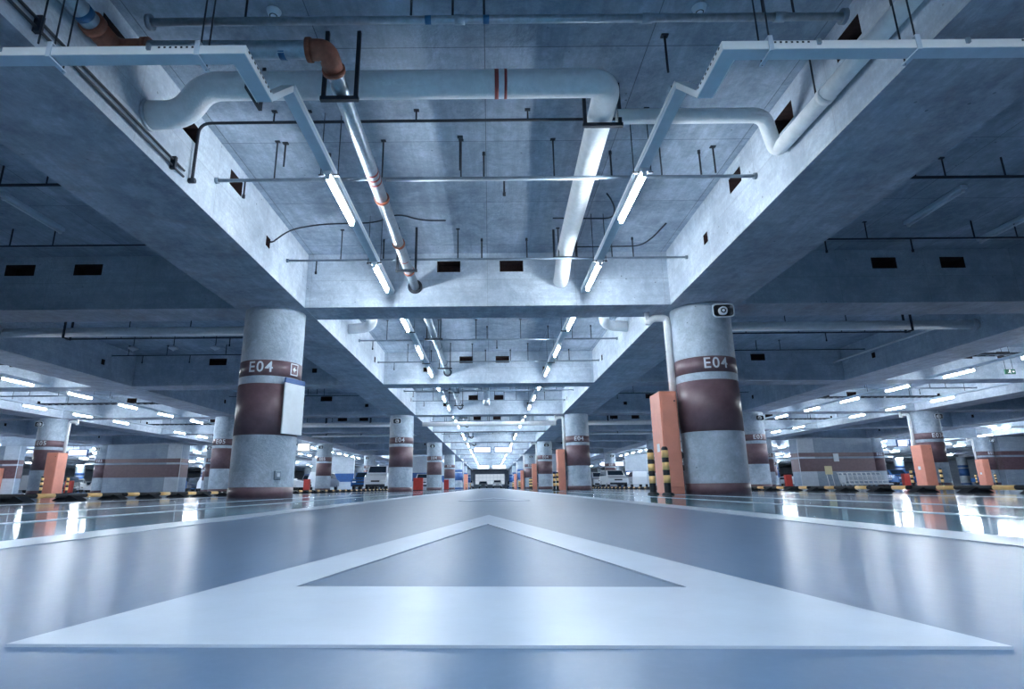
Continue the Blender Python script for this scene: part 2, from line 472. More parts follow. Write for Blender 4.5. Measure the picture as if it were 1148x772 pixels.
t = thing('socket_box', 'small dark socket box low on the near left column', 'socket box', (-4.5 + .62 * math.cos(-.75), Y1 + .62 * math.sin(-.75), .42), rz=-.75 + PI / 2)
MB().rbox((0, 0, 0), (.13, .06, .17), .01).build('housing', 'steel', t); MB().rbox((0, -.035, 0), (.06, .02, .07), .006).build('socket_face', 'white', t)
t = thing('pictogram_plate', 'small square arrow plate on the right of the near left column', 'sign', (-4.5 + .613 * math.cos(-.42), Y1 + .613 * math.sin(-.42), 2.38), rz=-.42 + PI / 2)
MB().box(-.10, .10, -.004, .004, 0, .24).build('frame', 'white', t)
MB().box(-.08, .08, -.008, -.003, .02, .22).build('plate_face', 'brown', t)
MB().prism([(-.05, .12), (.01, .18), (.01, .135), (.05, .135), (.05, .105), (.01, .105), (.01, .06)], 'y', -.012, -.007).build('arrow_mark', 'white', t)
def speaker(loc, rz, label):
    t = thing('horn_speaker', label, 'speaker', loc, 'horn speakers on the columns', rz)
    def horn():
        mb = MB(); n = 28; prof = [(.0, .205, .135, ), (.02, .215, .145), (.05, .205, .135), (.05, .185, .115), (-.02, .12, .09), (-.12, .06, .05), (-.2, .05, .05)]
        vs = []
        for d, a, b in [(-.03, .205, .135), (0, .215, .145), (.0, .19, .12), (-.07, .12, .085), (-.16, .055, .055)]:
            for k in range(n):
                th = 2 * PI * k / n; c, s = math.cos(th), math.sin(th); p = .42
                vs.append((a * math.copysign(abs(c) ** p, c), -d, b * math.copysign(abs(s) ** p, s)))
        F = [(i * n + k, i * n + (k + 1) % n, (i + 1) * n + (k + 1) % n, (i + 1) * n + k) for i in range(2) for k in range(n)]
        F2 = [(i * n + k, i * n + (k + 1) % n, (i + 1) * n + (k + 1) % n, (i + 1) * n + k) for i in (2, 3) for k in range(n)]
        # outer shell back to driver
        o = len(vs)
        for d, a, b in [(-.03, .205, .135), (-.13, .1, .09), (-.2, .065, .065), (-.3, .065, .065)]:
            for k in range(n):
                th = 2 * PI * k / n; c, s = math.cos(th), math.sin(th); p = .42 if a > .15 else 1
                vs.append((a * math.copysign(abs(c) ** p, c), -d, b * math.copysign(abs(s) ** p, s)))
        F += [(o + i * n + k, o + i * n + (k + 1) % n, o + (i + 1) * n + (k + 1) % n, o + (i + 1) * n + k) for i in range(3) for k in range(n)]
        mb.add(vs, F, 0, True); th_.append(MB().add(vs[:5 * n], F2, 0, True)); return mb
    th_ = []
    cached('horn', horn, 'horn', 'tray', t)
    cached('throat', lambda: th_[0], 'throat', 'dark', t)
    cached('horncone', lambda: MB().lathe([(.0, -.014), (.024, -.012), (.03, -.002), (.052, -.002), (.06, -.014), (.082, -.008), (.09, .06), (.0, .1)], seg=24, axis='y'), 'reentrant_cone', 'white', t)
    cached('hornrim', lambda: MB().lathe([(.030, -.005), (.052, -.005), (.052, .0)], seg=24, axis='y'), 'cone_ring', 'dark', t)
    cached('hornbr', lambda: MB().tube(fillet([(-.17, .1, -.1), (-.2, .12, .12), (0, .2, .17), (.12, .3, .17)], .05), .012, 8).cbox((0, .3, 0), (.12, .1, .05)), 'bracket', 'steel', t)
    return t
speaker((4.66, Y1 - .86, 3.50), -.10, 'white rectangular horn speaker high on the near right E04 column')
speaker((-4.62, Y1 + DR - .86, 3.42), -.1, 'horn speaker high on the second left E04 column')
for (r, x) in ((1, 13.5), (1, -22.5), (1, 22.5), (2, -4.5), (2, 4.5), (2, -13.5), (2, 13.5), (2, -31.5), (2, 40.5), (2, -22.5), (3, 4.5), (3, -13.5), (3, 13.5)):
    speaker((x + (.1 if x > 0 else -.1), Y1 + DR * r - .86, 3.42), 0, 'horn speaker on the %s column, %s %s' % (ORD[r if abs(x) < 5 else r - 1], 'right' if x > 0 else 'left', colname(x)))

# ------------------------------------------------------------------ lights and lighting trunking
def batten(loc, label, group, mat, hang=None):
    t = thing('fluorescent_light', label, 'light', loc, group)
    cached('batten', lambda: MB().rbox((0, .69, .0), (.10, 1.40, .05), .008), 'housing', 'lip', t)
    cached('tube' + mat, lambda: MB().tube([(0, .03, -.065), (0, 1.35, -.065)], .026, 12), 'tube', mat, t)
    for yy in (.012, 1.368): cached('caps', lambda: MB().rbox((0, 0, 0), (.06, .03, .075), .006), 'lamp_holder', 'white', t, (0, yy, -.055))
    return t
PER = DY / 3
LZ = 4.005
TX = 1.995; TZ = 4.03; TY = 6.56
for s, nm in ((-1, 'left'), (1, 'right')):
    n = 0
    for k in range(0, 38):
        y = TY + PER * k
        if y > 118: break
        batten((s * TX, y, LZ), 'lit tube under the %s trunking of the central lane, %s from the front' % (nm, nth(k)), 'tubes of the %s central row' % nm, 'tube')
    for k in range(0, 4):
        y = TY - PER * (k + 2)
        if k == 0: y = .6
        batten((s * TX, y, LZ), 'lit tube of the %s row behind the viewer, %s back' % (nm, nth(k)), 'tubes of the %s central row' % nm, 'tube')
for x, nm in ((-.75, 'left'), (.75, 'right')):  # unseen fill tubes and trunking, added to brighten the near pipes and slab
    for k in range(5):
        batten((x, -1.7 - 2.2 * k, 4.1), 'added fill tube of the %s middle row behind the viewer, %s back' % (nm, nth(k)), 'added fill tubes behind the viewer', 'tube')
    t = thing('lighting_trunking', '%s middle trunking run added for the unseen fill tubes' % nm, 'trunking', (x, -11.5, 4.125))
    MB().box(-.06, .06, 0, 12, 0, .07).build('channel', 'tray', t)
    for q in (4.0, 7.0, 11.4): MB().tube([(0, q, .07), (0, q, ZC - 4.125)], .008, 6).build('hanger_rod', 'dark', t)
def trunking_run(s, nm, y0, y1, label):
    t = thing('lighting_trunking', label, 'trunking', (s * TX, y0, TZ), 'lighting trunking of the central lane')
    L = y1 - y0
    MB().prism([(-.065, .0), (.065, .0), (.065, .085), (.058, .085), (.058, .007), (-.058, .007), (-.058, .085), (-.065, .085)], 'y', 0, L).build('channel', 'tray', t)
    MB().box(-.072, -.064, 0, L, .06, .095).box(.064, .072, 0, L, .06, .095).build('lip', 'lip', t)
    for f in (.25, .72):
        MB().tube([(-.11, L * f, -.03), (-.11, L * f, ZC - TZ)], .006, 6).tube([(.11, L * f, -.03), (.11, L * f, ZC - TZ)], .006, 6).box(-.13, .13, L * f - .02, L * f + .02, -.03, -.008).build('hanger', 'dark', t)
    return t
for s, nm in ((-1, 'left'), (1, 'right')):
    trunking_run(s, nm, 5.055, Y1 - BT - .005, 'grey trunking run on the %s of the nearest lane bay' % nm)
    trunking_run(s, nm, -6.4, 2.23, 'grey trunking run on the %s of the bay over the viewer' % nm); trunking_run(s, nm, -15.5, -7.0, 'grey trunking run on the %s of the bay behind the viewer' % nm)
    for k in range(0, 11):
        a, b = Y1 + DY * k + BT + .005, Y1 + DY * (k + 1) - BT - .005
        trunking_run(s, nm, a, b, 'grey trunking run on the %s of the lane, %s bay back' % (nm, nth(k + 1)))
# near cross runs of trunking below the girders, rising to the lane trunking by a sloped piece
ZT = 3.55
for s, nm, xe in ((-1, 'left', -9.0), (1, 'right', 9.0)):
    t = thing('lighting_trunking', 'wide pale trunking crossing under the near %s girder, with sloped step' % nm, 'trunking', (0, 0, 0))
    xi, xo_ = s * 1.93, s * 2.06
    a, b = sorted((xe, xi))
    MB().prism([(3.955, ZT), (4.075, ZT), (4.075, ZT + .07), (4.065, ZT + .07), (4.065, ZT + .01), (3.965, ZT + .01), (3.965, ZT + .07), (3.955, ZT + .07)], 'x', a, b).build('channel', 'tray', t)
    MB().box(a, b, 3.945, 3.954, ZT - .002, ZT + .075).build('front_lip', 'lip', t)
    x0, x1 = sorted((xi, xo_))
    MB().box(x0, x1, 4.075, 4.56, ZT, ZT + .01).build('return_arm', 'tray', t)
    MB().box(*sorted((xi, xi - s * .009)), 3.945, 4.56, ZT - .002, ZT + .075).build('arm_lip', 'lip', t)
    MB().box(*sorted((xo_, xo_ + s * .009)), 4.075, 4.56, ZT - .002, ZT + .075).build('outer_arm_lip', 'lip', t)
    MB().prism([(4.56, ZT), (5.05, TZ), (5.05, TZ + .08), (4.56, ZT + .08)], 'x', x0, x1).build('sloped_piece', 'lip', t)
    mb = MB()
    for i in range(9): mb.box(*sorted((xi - s * .009, xi - s * .012)), 4.0 + i * .06, 4.025 + i * .06, ZT + .052, ZT + .067)
    for i in range(7):
        u = (s * (2.35 + i * .045)); mb.box(u - .008, u + .008, 3.941, 3.946, ZT + .052, ZT + .066)
    for i in range(6):
        u = (s * (4.35 + i * .045)); mb.box(u - .008, u + .008, 3.941, 3.946, ZT + .052, ZT + .066)
    mb.build('slots', 'dark', t)['kind'] = 'stuff'
    for xx in (2.31, 3.50, 4.85, 6.3):
        X = s * xx; zt = ZS if 3.75 < xx < 5.2 else ZC
        MB().prism([(3.93, ZT - .025), (4.13, ZT - .025), (4.13, ZT - .012), (3.942, ZT - .012), (3.942, ZT + .105), (4.02, ZT + .105), (4.02, ZT + .115), (3.93, ZT + .115)], 'x', X - .018, X + .018).build('strap', 'tray', t)
        for dx, dy, z0 in ((.01, 3.97, ZT + .115), (0, 4.11, ZT - .025)): MB().tube([(X + dx, dy, z0), (X + dx, dy, zt)], .007, 6).build('hanger_rod', 'dark', t)
    for xx in (2.7, 3.9, 4.6):
        MB().cbox((s * xx, 3.937, ZT + .055), (.03, .025, .045)).build('clip', 'steel', t)
# side bays
for s, nm in ((-1, 'left'), (1, 'right')):
    for xr, rn in ((15.75, 'inner'), (19.8, 'outer')):
        for k in range(0, 30):
            y = 12.4 + PER * k
            if y < 14 and rn == 'outer' or (rn == 'outer' and k % 4 == 3): continue
            if y > 72: break
            batten((s * xr, y, 3.76), 'lit tube, %s row of the lit %s bay, %s from the front' % (rn, nm, nth(k)), 'tubes of the %s lit bay' % nm, 'tube_outer')
        for y0 in [Y1 + DR * i for i in range(0, 5)]:
            t = thing('lighting_trunking', '%s trunking run in the lit %s bay, %s from the front' % (rn, nm, nth(round((y0 - Y1) / DR))), 'trunking', (s * xr, y0, 3.79), 'trunking in the side bays')
            cached('sidechan', lambda: MB().box(-.06, .06, 0, DR - .02, 0, .07), 'channel', 'tray', t)
            cached('sidehang', lambda: MB().tube([(0, 3, .07), (0, 3, ZC - 3.79)], .008, 6), 'hanger_rod', 'dark', t)
            cached('sidehang', None, 'hanger_rod', 'dark', t, (0, DY, 0))
    for xr, rn in ((33.8, 'inner'), (37.8, 'outer')):
        for k in range(0, 11):
            y = 32 + PER * 2 * k
            if y > 96: break
            batten((s * xr, y, 3.72), 'lit tube of the far %s bay, %s row, %s from the front' % (nm, rn, nth(k)), 'tubes of the far %s bay' % nm, 'tube_far')
    for xr in (7.2, 10.8):
        for k in range(0, 8):
            y = 71 + PER * 2 * k
            if y > 118: break
            batten((s * xr, y, 3.72), 'distant lit tube %s of the lane, %s row, %s from the front' % (nm, 'inner' if xr < 9 else 'outer', nth(k)), 'distant tubes beside the lane', 'tube_far')
for s, nm in ((-1, 'left'), (1, 'right')):
    for i, xr in enumerate((17.8, 28.0, 45.0, 58.0)):
        for k in range(5):
            y = 76 + 9.2 * k if i == 0 else 56 + 9.2 * k
            batten((s * xr, y, 3.70), 'very distant tube %s of the lane, %s row out, %s from the front' % (nm, nth(i), nth(k)), 'very distant tubes', 'tube_far')
# unlit battens in the dark bays beside the lane
for x, y, lab in ((-7.96, 8.68, 'unlit batten on the ceiling of the dark left bay'), (7.885, 8.7, 'unlit batten on the ceiling of the dark right bay'), (9.9, 9.5, 'second unlit batten at the far right edge of the dark right bay')):
    t = thing('fluorescent_light', lab, 'light', (x, y, 4.86))
    MB().rbox((0, .67, .03), (.12, 1.4, .07), .01).build('housing', 'tray', t); MB().tube([(0, .04, -.04), (0, 1.3, -.04)], .02, 10).build('tube', 'white', t)
    MB().rbox((0, .02, -.03), (.05, .04, .06), .005).rbox((0, 1.32, -.03), (.05, .04, .06), .005).build('lamp_holder', 'white', t)

# ------------------------------------------------------------------ pipes of the near bay
def ring(mb, c, d, r, w, seg=24, mi=0):
    d = Vector(d).normalized(); c = Vector(c); mb.tube([c - d * w / 2, c + d * w / 2], r, seg, mi)
t = thing('lagged_pipe', 'thick white lagged pipe crossing the near ceiling and turning down the lane', 'pipe')
path = fillet([(-3.76, 5.66, 4.21), (-3.36, 5.66, 4.21), (-3.15, 5.60, 4.53), (1.39, 5.60, 4.53), (1.50, 10.6, 4.53), (1.51, 11.0, 4.33), (1.52, 11.42, 4.27)], .24, 8)
MB().tube(path, .155, 24).build('lagging', 'lag', t)
for x, w in ((.13, .045), (.23, .03)):
    mb = MB(); ring(mb, (x, 5.60, 4.53), (1, 0, 0), .161, w); mb.build('red_band', 'redband', t)
def cradle(cx, y, z, w, h, name='hanger', parent=None, r=.012):
    """U shaped hanger: two posts and a cross angle"""
    mb = MB().box(cx - w / 2 - .02, cx - w / 2 + .02, y - .02, y + .02, z - h, ZC).box(cx + w / 2 - .02, cx + w / 2 + .02, y - .02, y + .02, z - h, ZC)
    mb.box(cx - w / 2 - .03, cx + w / 2 + .03, y - .025, y + .025, z - h - .045, z - h)
    return mb.build(name, 'dark', parent)
cradle(1.41, 6.12, 4.53, .42, .16, parent=t); cradle(1.485, 10.3, 4.53, .42, .16, parent=t)
MB().prism([(5.40, 4.355), (5.80, 4.355), (5.80, ZC), (5.785, ZC), (5.785, 4.37), (5.415, 4.37), (5.415, ZC), (5.40, ZC)], 'x', -2.60, -2.56).build('hanger', 'dark', t)
MB().tube([(-3.765, 5.66, 4.21), (-3.73, 5.66, 4.21)], .175, 24).build('wall_collar', 'pale', t)
MB().tube([(1.52, 11.39, 4.27), (1.52, 11.424, 4.27)], .175, 24).build('beam_collar', 'pale', t)
t = thing('lagged_pipe', 'slimmer white lagged pipe bending down beside the right girder towards the viewer', 'pipe')
MB().tube(fillet([(1.6, 6.17, 4.50), (3.38, 6.17, 4.50), (3.655, 6.50, 4.21), (3.655, 6.1, 4.20), (3.655, 1.5, 4.12)], .13, 8), .09, 20).build('lagging', 'lag', t)
MB().tube([(3.655, 5.43, 4.19), (3.655, 5.35, 4.19)], .10, 20).build('joint_collar', 'lag', t)
for y in (5.55, 4.3): MB().tube([(3.655, y, 4.25), (3.655, y, ZC)], .01, 8).build('hanger_rod', 'dark', t)
MB().tube([(2.3, 6.17, 4.57), (2.3, 6.17, ZC)], .01, 8).build('hanger_rod', 'dark', t)
t = thing('grey_pipe', 'galvanised pipe with rust red couplings, elbow near ceiling, running down the lane', 'pipe')
GZ = 4.19
MB().tube(fillet([(-3.62, 1.5, 4.33), (-3.62, 4.80, 4.33), (-1.55, 4.82, 4.33), (-1.51, 5.35, GZ), (-1.50, 11.42, GZ)], .16, 8), .088, 20).build('pipe', 'galv', t)
MB().tube(fillet([(-1.72, 4.82, 4.33), (-1.55, 4.82, 4.33), (-1.535, 5.02, 4.276)], .15, 8), .102, 20).build('elbow_coupling', 'rust', t)
MB().tube(fillet([(-3.62, 4.50, 4.33), (-3.62, 4.80, 4.33), (-3.34, 4.80, 4.33)], .15, 8), .102, 20).build('tee_coupling', 'rust', t)
for c, d, w in (((-1.72, 4.82, 4.33), (1, 0, 0), .045), ((-1.535, 5.04, 4.272), (0, 1, -.25), .045), ((-3.62, 4.47, 4.33), (0, 1, 0), .07), ((-3.30, 4.80, 4.33), (1, 0, 0), .06)):
    mb = MB(); ring(mb, c, d, .117, w); mb.build('coupling_flange', 'rust', t)
for c, d, w in (((-3.62, 4.33, 4.33), (0, 1, 0), .07), ((-1.98, 4.82, 4.33), (1, 0, 0), .06)):
    mb = MB(); ring(mb, c, d, .0905, w); mb.build('blue_tape', 'bluetape', t)
for y in (6.86, 6.98, 7.10, 9.9):
    mb = MB(); ring(mb, (-1.506, y, GZ), (0, 1, 0), .0905, .035); mb.build('red_band', 'redband', t)
for y in (7.6, 9.2, 10.5):
    mb = MB(); ring(mb, (-1.503, y, GZ), (0, 1, 0), .108, .05); mb.build('coupling', 'rust', t)
cradle(-1.52, 5.25, 4.22, .34, .105, parent=t); cradle(-1.50, 10.15, GZ, .34, .105, parent=t)
MB().lathe([(.09, -.03), (.15, -.03), (.15, 0), (.09, 0)], c=(-1.50, 11.425, GZ), seg=24, axis='y').build('beam_sleeve', 'dark', t)
for k in range(0, 6):
    y0, y1 = Y1 + DY * k + BT, Y1 + DY * (k + 1) - BT
    t = thing('grey_pipe', 'galvanised pipe left of the centre, passing through the %s lane bay' % nth(k + 1), 'pipe', (-1.47, y0, 4.17), 'galvanised pipe through the further bays')
    cached('bp', lambda: MB().tube([(0, 0, 0), (0, y1 - y0, 0)], .09, 16), 'pipe', 'galv', t)
    for yy in (3.0, 4.3, 6.6): cached('bpc', lambda: MB().tube([(0, 0, 0), (0, .07, 0)], .110, 16), 'coupling', 'steel', t, (0, yy, 0))
    for yy in (2.9, 6.9): cached('bph', lambda: MB().box(-.2, -.17, 0, .04, -.12, ZC - 4.17).box(.17, .2, 0, .04, -.12, ZC - 4.17).box(-.24, .24, -.02, .06, -.15, -.11), 'hanger', 'dark', t, (0, yy, 0))
    cached('bps', lambda: MB().lathe([(.09, -.03), (.15, -.03), (.15, 0), (.09, 0)], c=(0, y1 - y0, 0), seg=24, axis='y'), 'beam_sleeve', 'dark', t)
for s, nm in ((-1, 'left'), (1, 'right')):
    for k in range(0, 2):
        yb = Y1 + DR * k
        t = thing('lagged_pipe', 'white lagged elbow entering the %s girder behind the %s' % (nm, 'first beam' if k == 0 else 'third beam'), 'pipe')
        MB().tube(fillet([(s * 2.9, yb + 2.2, 4.55), (s * 3.15, yb + 3.2, 4.34), (s * 3.76, yb + 3.35, 4.34)], .35, 8), .14, 20).build('lagging', 'lag', t)
        MB().tube([(s * 3.3, yb + 3.3, 4.45), (s * 3.3, yb + 3.3, ZC)], .012, 6).build('hanger_rod', 'dark', t)

# ------------------------------------------------------------------ sprinkler lines
def rod(parent, x, y, z0, z1, r=.011, name='hanger_rod'):
    return cached('rod%.2f%.3f' % (z1 - z0, r), lambda: MB().tube([(0, 0, 0), (0, 0, z1 - z0)], r, 8).rbox((0, 0, z1 - z0 - .008), (.07, .05, .016), .003), name, 'dark', parent, (x, y, z0))
def head(parent, x, y, z, up=True):
    return cached('head%d' % up, lambda: MB().tube([(0, 0, 0), (0, 0, (.36 if up else -.22))], .013, 8).tube([(0, 0, (.36 if up else -.22)), (0, 0, (.41 if up else -.27))], .022, 8), 'sprinkler_head', 'dark', parent, (x, y, z))
def sprinkler(x0, x1, y, z, r, rods, heads, label, group, mat='steel', down=()):
    t = thing('sprinkler_pipe', label, 'sprinkler pipe', (0, y, z), group)
    MB().tube([(x0, 0, 0), (x1, 0, 0)], r, 12).build('pipe', mat, t)
    for x in rods: rod(t, x, 0, 0, ZC - z)
    for x in heads: head(t, x, 0, 0)
    for x in down: head(t, x, 0, 0, False)
    for x in (x0, x1):
        cached('flange%.3f' % r, lambda: MB().tube([(-.02, 0, 0), (.02, 0, 0)], r * 1.9, 12), 'end_flange', 'steel', t, (x - math.copysign(.02, x), 0, 0))
    return t
t = sprinkler(-3.3, 3.55, 4.74, 4.60, .04, (-2.35, -.72, -.31, .0, 2.75, 3.05), (), 'thick sprinkler main crossing the ceiling nearest the viewer', None, 'galv')
for x in (-.55, .02): MB().tube([(x - .03, 0, 0), (x + .03, 0, 0)], .0425, 12).build('blue_tape', 'bluetape', t)
for x in (-.24, 1.6, 2.9): MB().tube([(x - .05, 0, 0), (x + .05, 0, 0)], .05, 12).build('joint', 'galv', t)
t = thing('sprinkler_pipe', 'thin dark pipe with rounded corner dropping to the left girder', 'sprinkler pipe')
MB().tube(fillet([(-3.72, 6.62, 3.93), (-3.72, 6.62, 4.77), (2.3, 6.60, 4.77)], .16, 8), .02, 10).build('pipe', 'dark', t)
MB().tube([(-3.76, 6.62, 3.94), (-3.68, 6.62, 3.94)], .035, 10).build('end_joint', 'dark', t)
for x in (-2.3, -.9, .55, 2.1, -2.75): rod(t, x, 6.60, 4.75, ZC)
t = thing('conduit_pair', 'pair of thin pipes fixed along the inner face of the left girder', 'pipe')
for z, r in ((3.90, .014), (3.98, .014)):
    MB().tube([(-3.735, 1.2, z), (-3.735, 6.45, z)], r, 8).build('pipe', 'dark', t)
for y in (4.05, 6.2): MB().box(-3.763, -3.70, y - .02, y + .02, 3.86, 4.02).build('clamp', 'dark', t)
MB().tube([(-3.70, 4.05, 3.75), (-3.70, 4.05, 4.6)], .008, 6).build('hanger_rod', 'dark', t)
RC = (-2.95, -1.45, -.35, .95, 2.45); HC = (-.03, -2.2, 1.75, 3.0)
RD = (-2.75, -.55, 1.35, 2.35); HD = (-1.95, -.1, .75, 2.75)
for k in range(0, 12):
    y = 7.24 + DY * k
    sprinkler(-XI, XI, y + (.04 if k == 0 else 0), 4.315, .024, RC, HC, 'front sprinkler pipe spanning the lane in the %s bay' % nth(k), 'sprinkler pipes over the lane', down=(-3.35, .25))
    sprinkler(-XI, XI, y + 2.97, 4.305, .020, RD, HD, 'rear sprinkler pipe spanning the lane in the %s bay' % nth(k), 'sprinkler pipes over the lane', down=(-3.2,))
for x0, x1, lab in ((-2.45, 1.0, 'left'),):
    pass
t = thing('sleeved_pipe', 'bright short pipe fixed under the second sprinkler pipe', 'pipe', (0, 7.25, 4.272))
MB().tube([(-1.38, 0, 0), (1.55, 0, 0)], .014, 8).build('pipe', 'white', t)
for s, nm in ((-1, 'left'), (1, 'right')):
    a, b = sorted((s * 5.18, s * 12.76)); m = 9 * s
    for k in range(0, 8):
        y = 7.86 + DY * k
        sprinkler(a, b, y, 4.60, .022, (m - 2.55, m - 2.1, m + .4, m + 2.4), (m - 1.2, m + 1.7), 'thin ceiling pipe in the dark %s bay, %s from the front' % (nm, nth(2 * k)), 'pipes in the dark bays', 'dark', (m + 1.2,))
        if k < 7: sprinkler(a, b, y + 2.2, 4.58, .016, (m - 1.9, m + .9, m - 3.2), (m + .1,), 'thin ceiling pipe in the dark %s bay, %s from the front' % (nm, nth(2 * k + 1)), 'pipes in the dark bays', 'dark', (m - 1.1, m - 2.7))
    a, b = sorted((s * 14.2, s * 21.8)); m = 18 * s
    for k in range(0, 7):
        y = 16.6 + DY * k
        sprinkler(a, b, y, 4.27, .03, (m - 2.5, m + .4, m + 2.4), (m - 1.2, m + 1.7), 'sprinkler pipe in the lit %s bay, %s from the front' % (nm, nth(k)), 'pipes in the lit bays', 'steel', (m + 1.2,))
        t = thing('cable_ladder', 'dark cable ladder crossing the lit %s bay, %s from the front' % (nm, nth(k)), 'cable ladder', (m, y + 1.6, 4.1), 'cable ladders in the lit bays')
        cached('ladr', lambda: MB().box(-3.6, 3.6, -.16, -.13, 0, .06).box(-3.6, 3.6, .13, .16, 0, .06), 'rail', 'dark', t)
        def rungs():
            mb = MB()
            for i in range(24): mb.box(-3.5 + i * .3, -3.47 + i * .3, -.14, .14, 0, .02)
            mb.tube([(-3.6, -.04, .04), (0, .02, .045), (3.6, -.03, .04)], .025, 6).tube([(-3.6, .06, .04), (1, .07, .045), (3.6, .05, .04)], .018, 6); return mb
        cached('rung', rungs, 'rungs', 'steel', t)['kind'] = 'stuff'
        cached('rod%.2f' % .8, lambda: MB().tube([(0, 0, 0), (0, 0, ZC - 4.1)], .01, 6), 'hanger_rod', 'dark', t, (-2, .15, 0))
        cached('rod%.2f' % .8, None, 'hanger_rod', 'dark', t, (2, .15, 0))
    # big lagged cross pipes in dark bays
    a, b = sorted((s * 5.19, s * 12.76))
    for k, (yy, z, lab) in enumerate(((14.7, 4.17, 'nearest'),)):
        t = thing('lagged_pipe', 'large pale pipe crossing the dark %s bay behind the first beam' % nm, 'pipe', (0, yy, z))
        MB().tube([(a, 0, 0), (b, 0, 0)], .12, 20).build('lagging', 'lag', t)
        mb = MB(); xe = b if s > 0 else a
        mb.tube([(xe - s * .12, 0, 0), (xe, 0, 0)], .16, 20); mb.build('end_collar', 'pale', t)
        for q in (1.0, 5.8):
            X = s * (5.2 + q)
            MB().box(X - .02, X + .02, -.15, -.11, -.16, ZC - z).box(X - .02, X + .02, .11, .15, -.16, ZC - z).box(X - .02, X + .02, -.15, .15, -.18, -.15).build('hanger', 'dark', t)
        for q in (2.6, 4.2): MB().tube([(s * (5.2 + q), 0, .1), (s * (5.2 + q), 0, ZC - z)], .012, 6).build('hanger_rod', 'dark', t)
    for yy, z, lab in ((33.05, 3.64, 'just behind the second columns'), (42.3, 3.86, 'between the second and third columns')):
        t = thing('bright_pipe', 'bright grey pipe in the dark %s bay, %s' % (nm, lab), 'pipe', (0, yy, z))
        MB().tube([(a, 0, 0), (b, 0, 0)], .13 if yy < 40 else .09, 16).build('pipe', 'lag', t)
        for q in (1.5, 4, 6.5): MB().box(s * (5.2 + q) - .03, s * (5.2 + q) + .03, -.1, .1, 0, ZC - z).build('hanger', 'dark', t)
t = thing('bright_pipe', 'bright grey pipe crossing the lane bay just behind the second columns', 'pipe', (0, 33.05, 3.64))
MB().tube([(-3.76, 0, 0), (3.76, 0, 0)], .13, 16).build('pipe', 'lag', t)
for X in (-2.5, 0, 2.5): MB().tube([(X, 0, .1), (X, 0, ZC - 3.64)], .014, 6).build('hanger_rod', 'dark', t)
t = thing('vertical_duct', 'short upright grey duct hanging over the lane before the second columns', 'duct', (-.12, 27.6, 3.93))
MB().lathe([(.0, 0), (.13, 0), (.15, .03), (.15, .95), (0, .95)], seg=20).build('duct', 'galv', t); MB().lathe([(.16, .25), (.165, .25), (.165, .3), (.16, .3)], seg=20).build('joint_ring', 'steel', t)
# white pendent cones
for x in (-10.6, -9.4, -8.15):
    t = thing('sprinkler_guard', 'white cone guard hanging in the dark left bay, %s' % {-10.6: 'leftmost', -9.4: 'middle', -8.15: 'rightmost'}[x], 'sprinkler guard', (x, 16.9, 4.25), 'white cones in the dark left bay')
    MB().lathe([(.0, .08), (.03, .08), (.14, .02), (.14, 0), (.03, -.06), (0, -.09)], seg=16).build('cone', 'white', t); MB().tube([(0, 0, .07), (0, 0, ZC - 4.25)], .01, 6).build('drop_rod', 'dark', t)
# diagonal pipe on the dark right bay girder
t = thing('diagonal_pipe', 'thin pale pipe running back beside the far girder of the dark right bay', 'pipe')
MB().tube(fillet([(11.9, 23.4, 4.55), (12.3, 23.3, 4.55), (12.45, 22.8, 4.45), (12.5, 14.8, 4.34)], .2), .03, 10).build('pipe', 'lag', t)
MB().tube([(11.75, 23.45, 4.55), (12.0, 23.38, 4.55)], .07, 12).build('end_valve', 'dark', t)
# flexible conduits on the slab of the near bay
def conduit(pts, label):
    tag(MB().tube(fillet(pts, .3, 6), .014, 8).build('cable_conduit', 'dark'), label, 'conduit')
conduit([(-3.76, 9.27, 4.27), (-3.68, 9.27, 4.27), (-3.5, 9.5, 4.6), (-3.1, 9.85, 4.87), (-2.0, 9.82, 4.88), (-1.6, 9.45, 4.88), (-1.2, 9.75, 4.88), (-.75, 9.76, 4.88)], 'dark flexible conduit curling from the left girder across the near slab')
conduit([(3.35, 10.0, 4.90), (3.25, 10.6, 4.87), (3.1, 10.99, 4.87), (1.75, 11.0, 4.87)], 'dark flexible conduit on the near slab by the right girder')
conduit([(2.02, 8.85, 4.91), (2.1, 8.95, 4.87), (2.25, 9.3, 4.87), (2.3, 9.72, 4.87), (1.2, 9.7, 4.88)], 'dark curled conduit on the slab above the right trunking')
conduit([(-.1, 13.9, 4.9), (.05, 14.1, 4.55), (.35, 14.1, 4.5), (.55, 13.9, 4.9)], 'left of two cable loops hanging behind the first beam')
conduit([(.6, 13.9, 4.9), (.75, 14.1, 4.55), (1.05, 14.1, 4.5), (1.25, 13.9, 4.9)], 'right of two cable loops hanging behind the first beam')
for x, lab in ((-2.17, 'left'), (2.22, 'right')):
    t = thing('smoke_detector', 'round white smoke detector on the near slab, %s one' % lab, 'smoke detector', (x, 4.955, ZC - .05))
    MB().lathe([(0, -.01), (.045, -.01), (.06, .01), (.075, .05)], seg=24).build('housing', 'white', t); MB().lathe([(.03, -.012), (.04, -.014), (.042, -.008)], seg=24).build('grille_ring', 'dark', t)
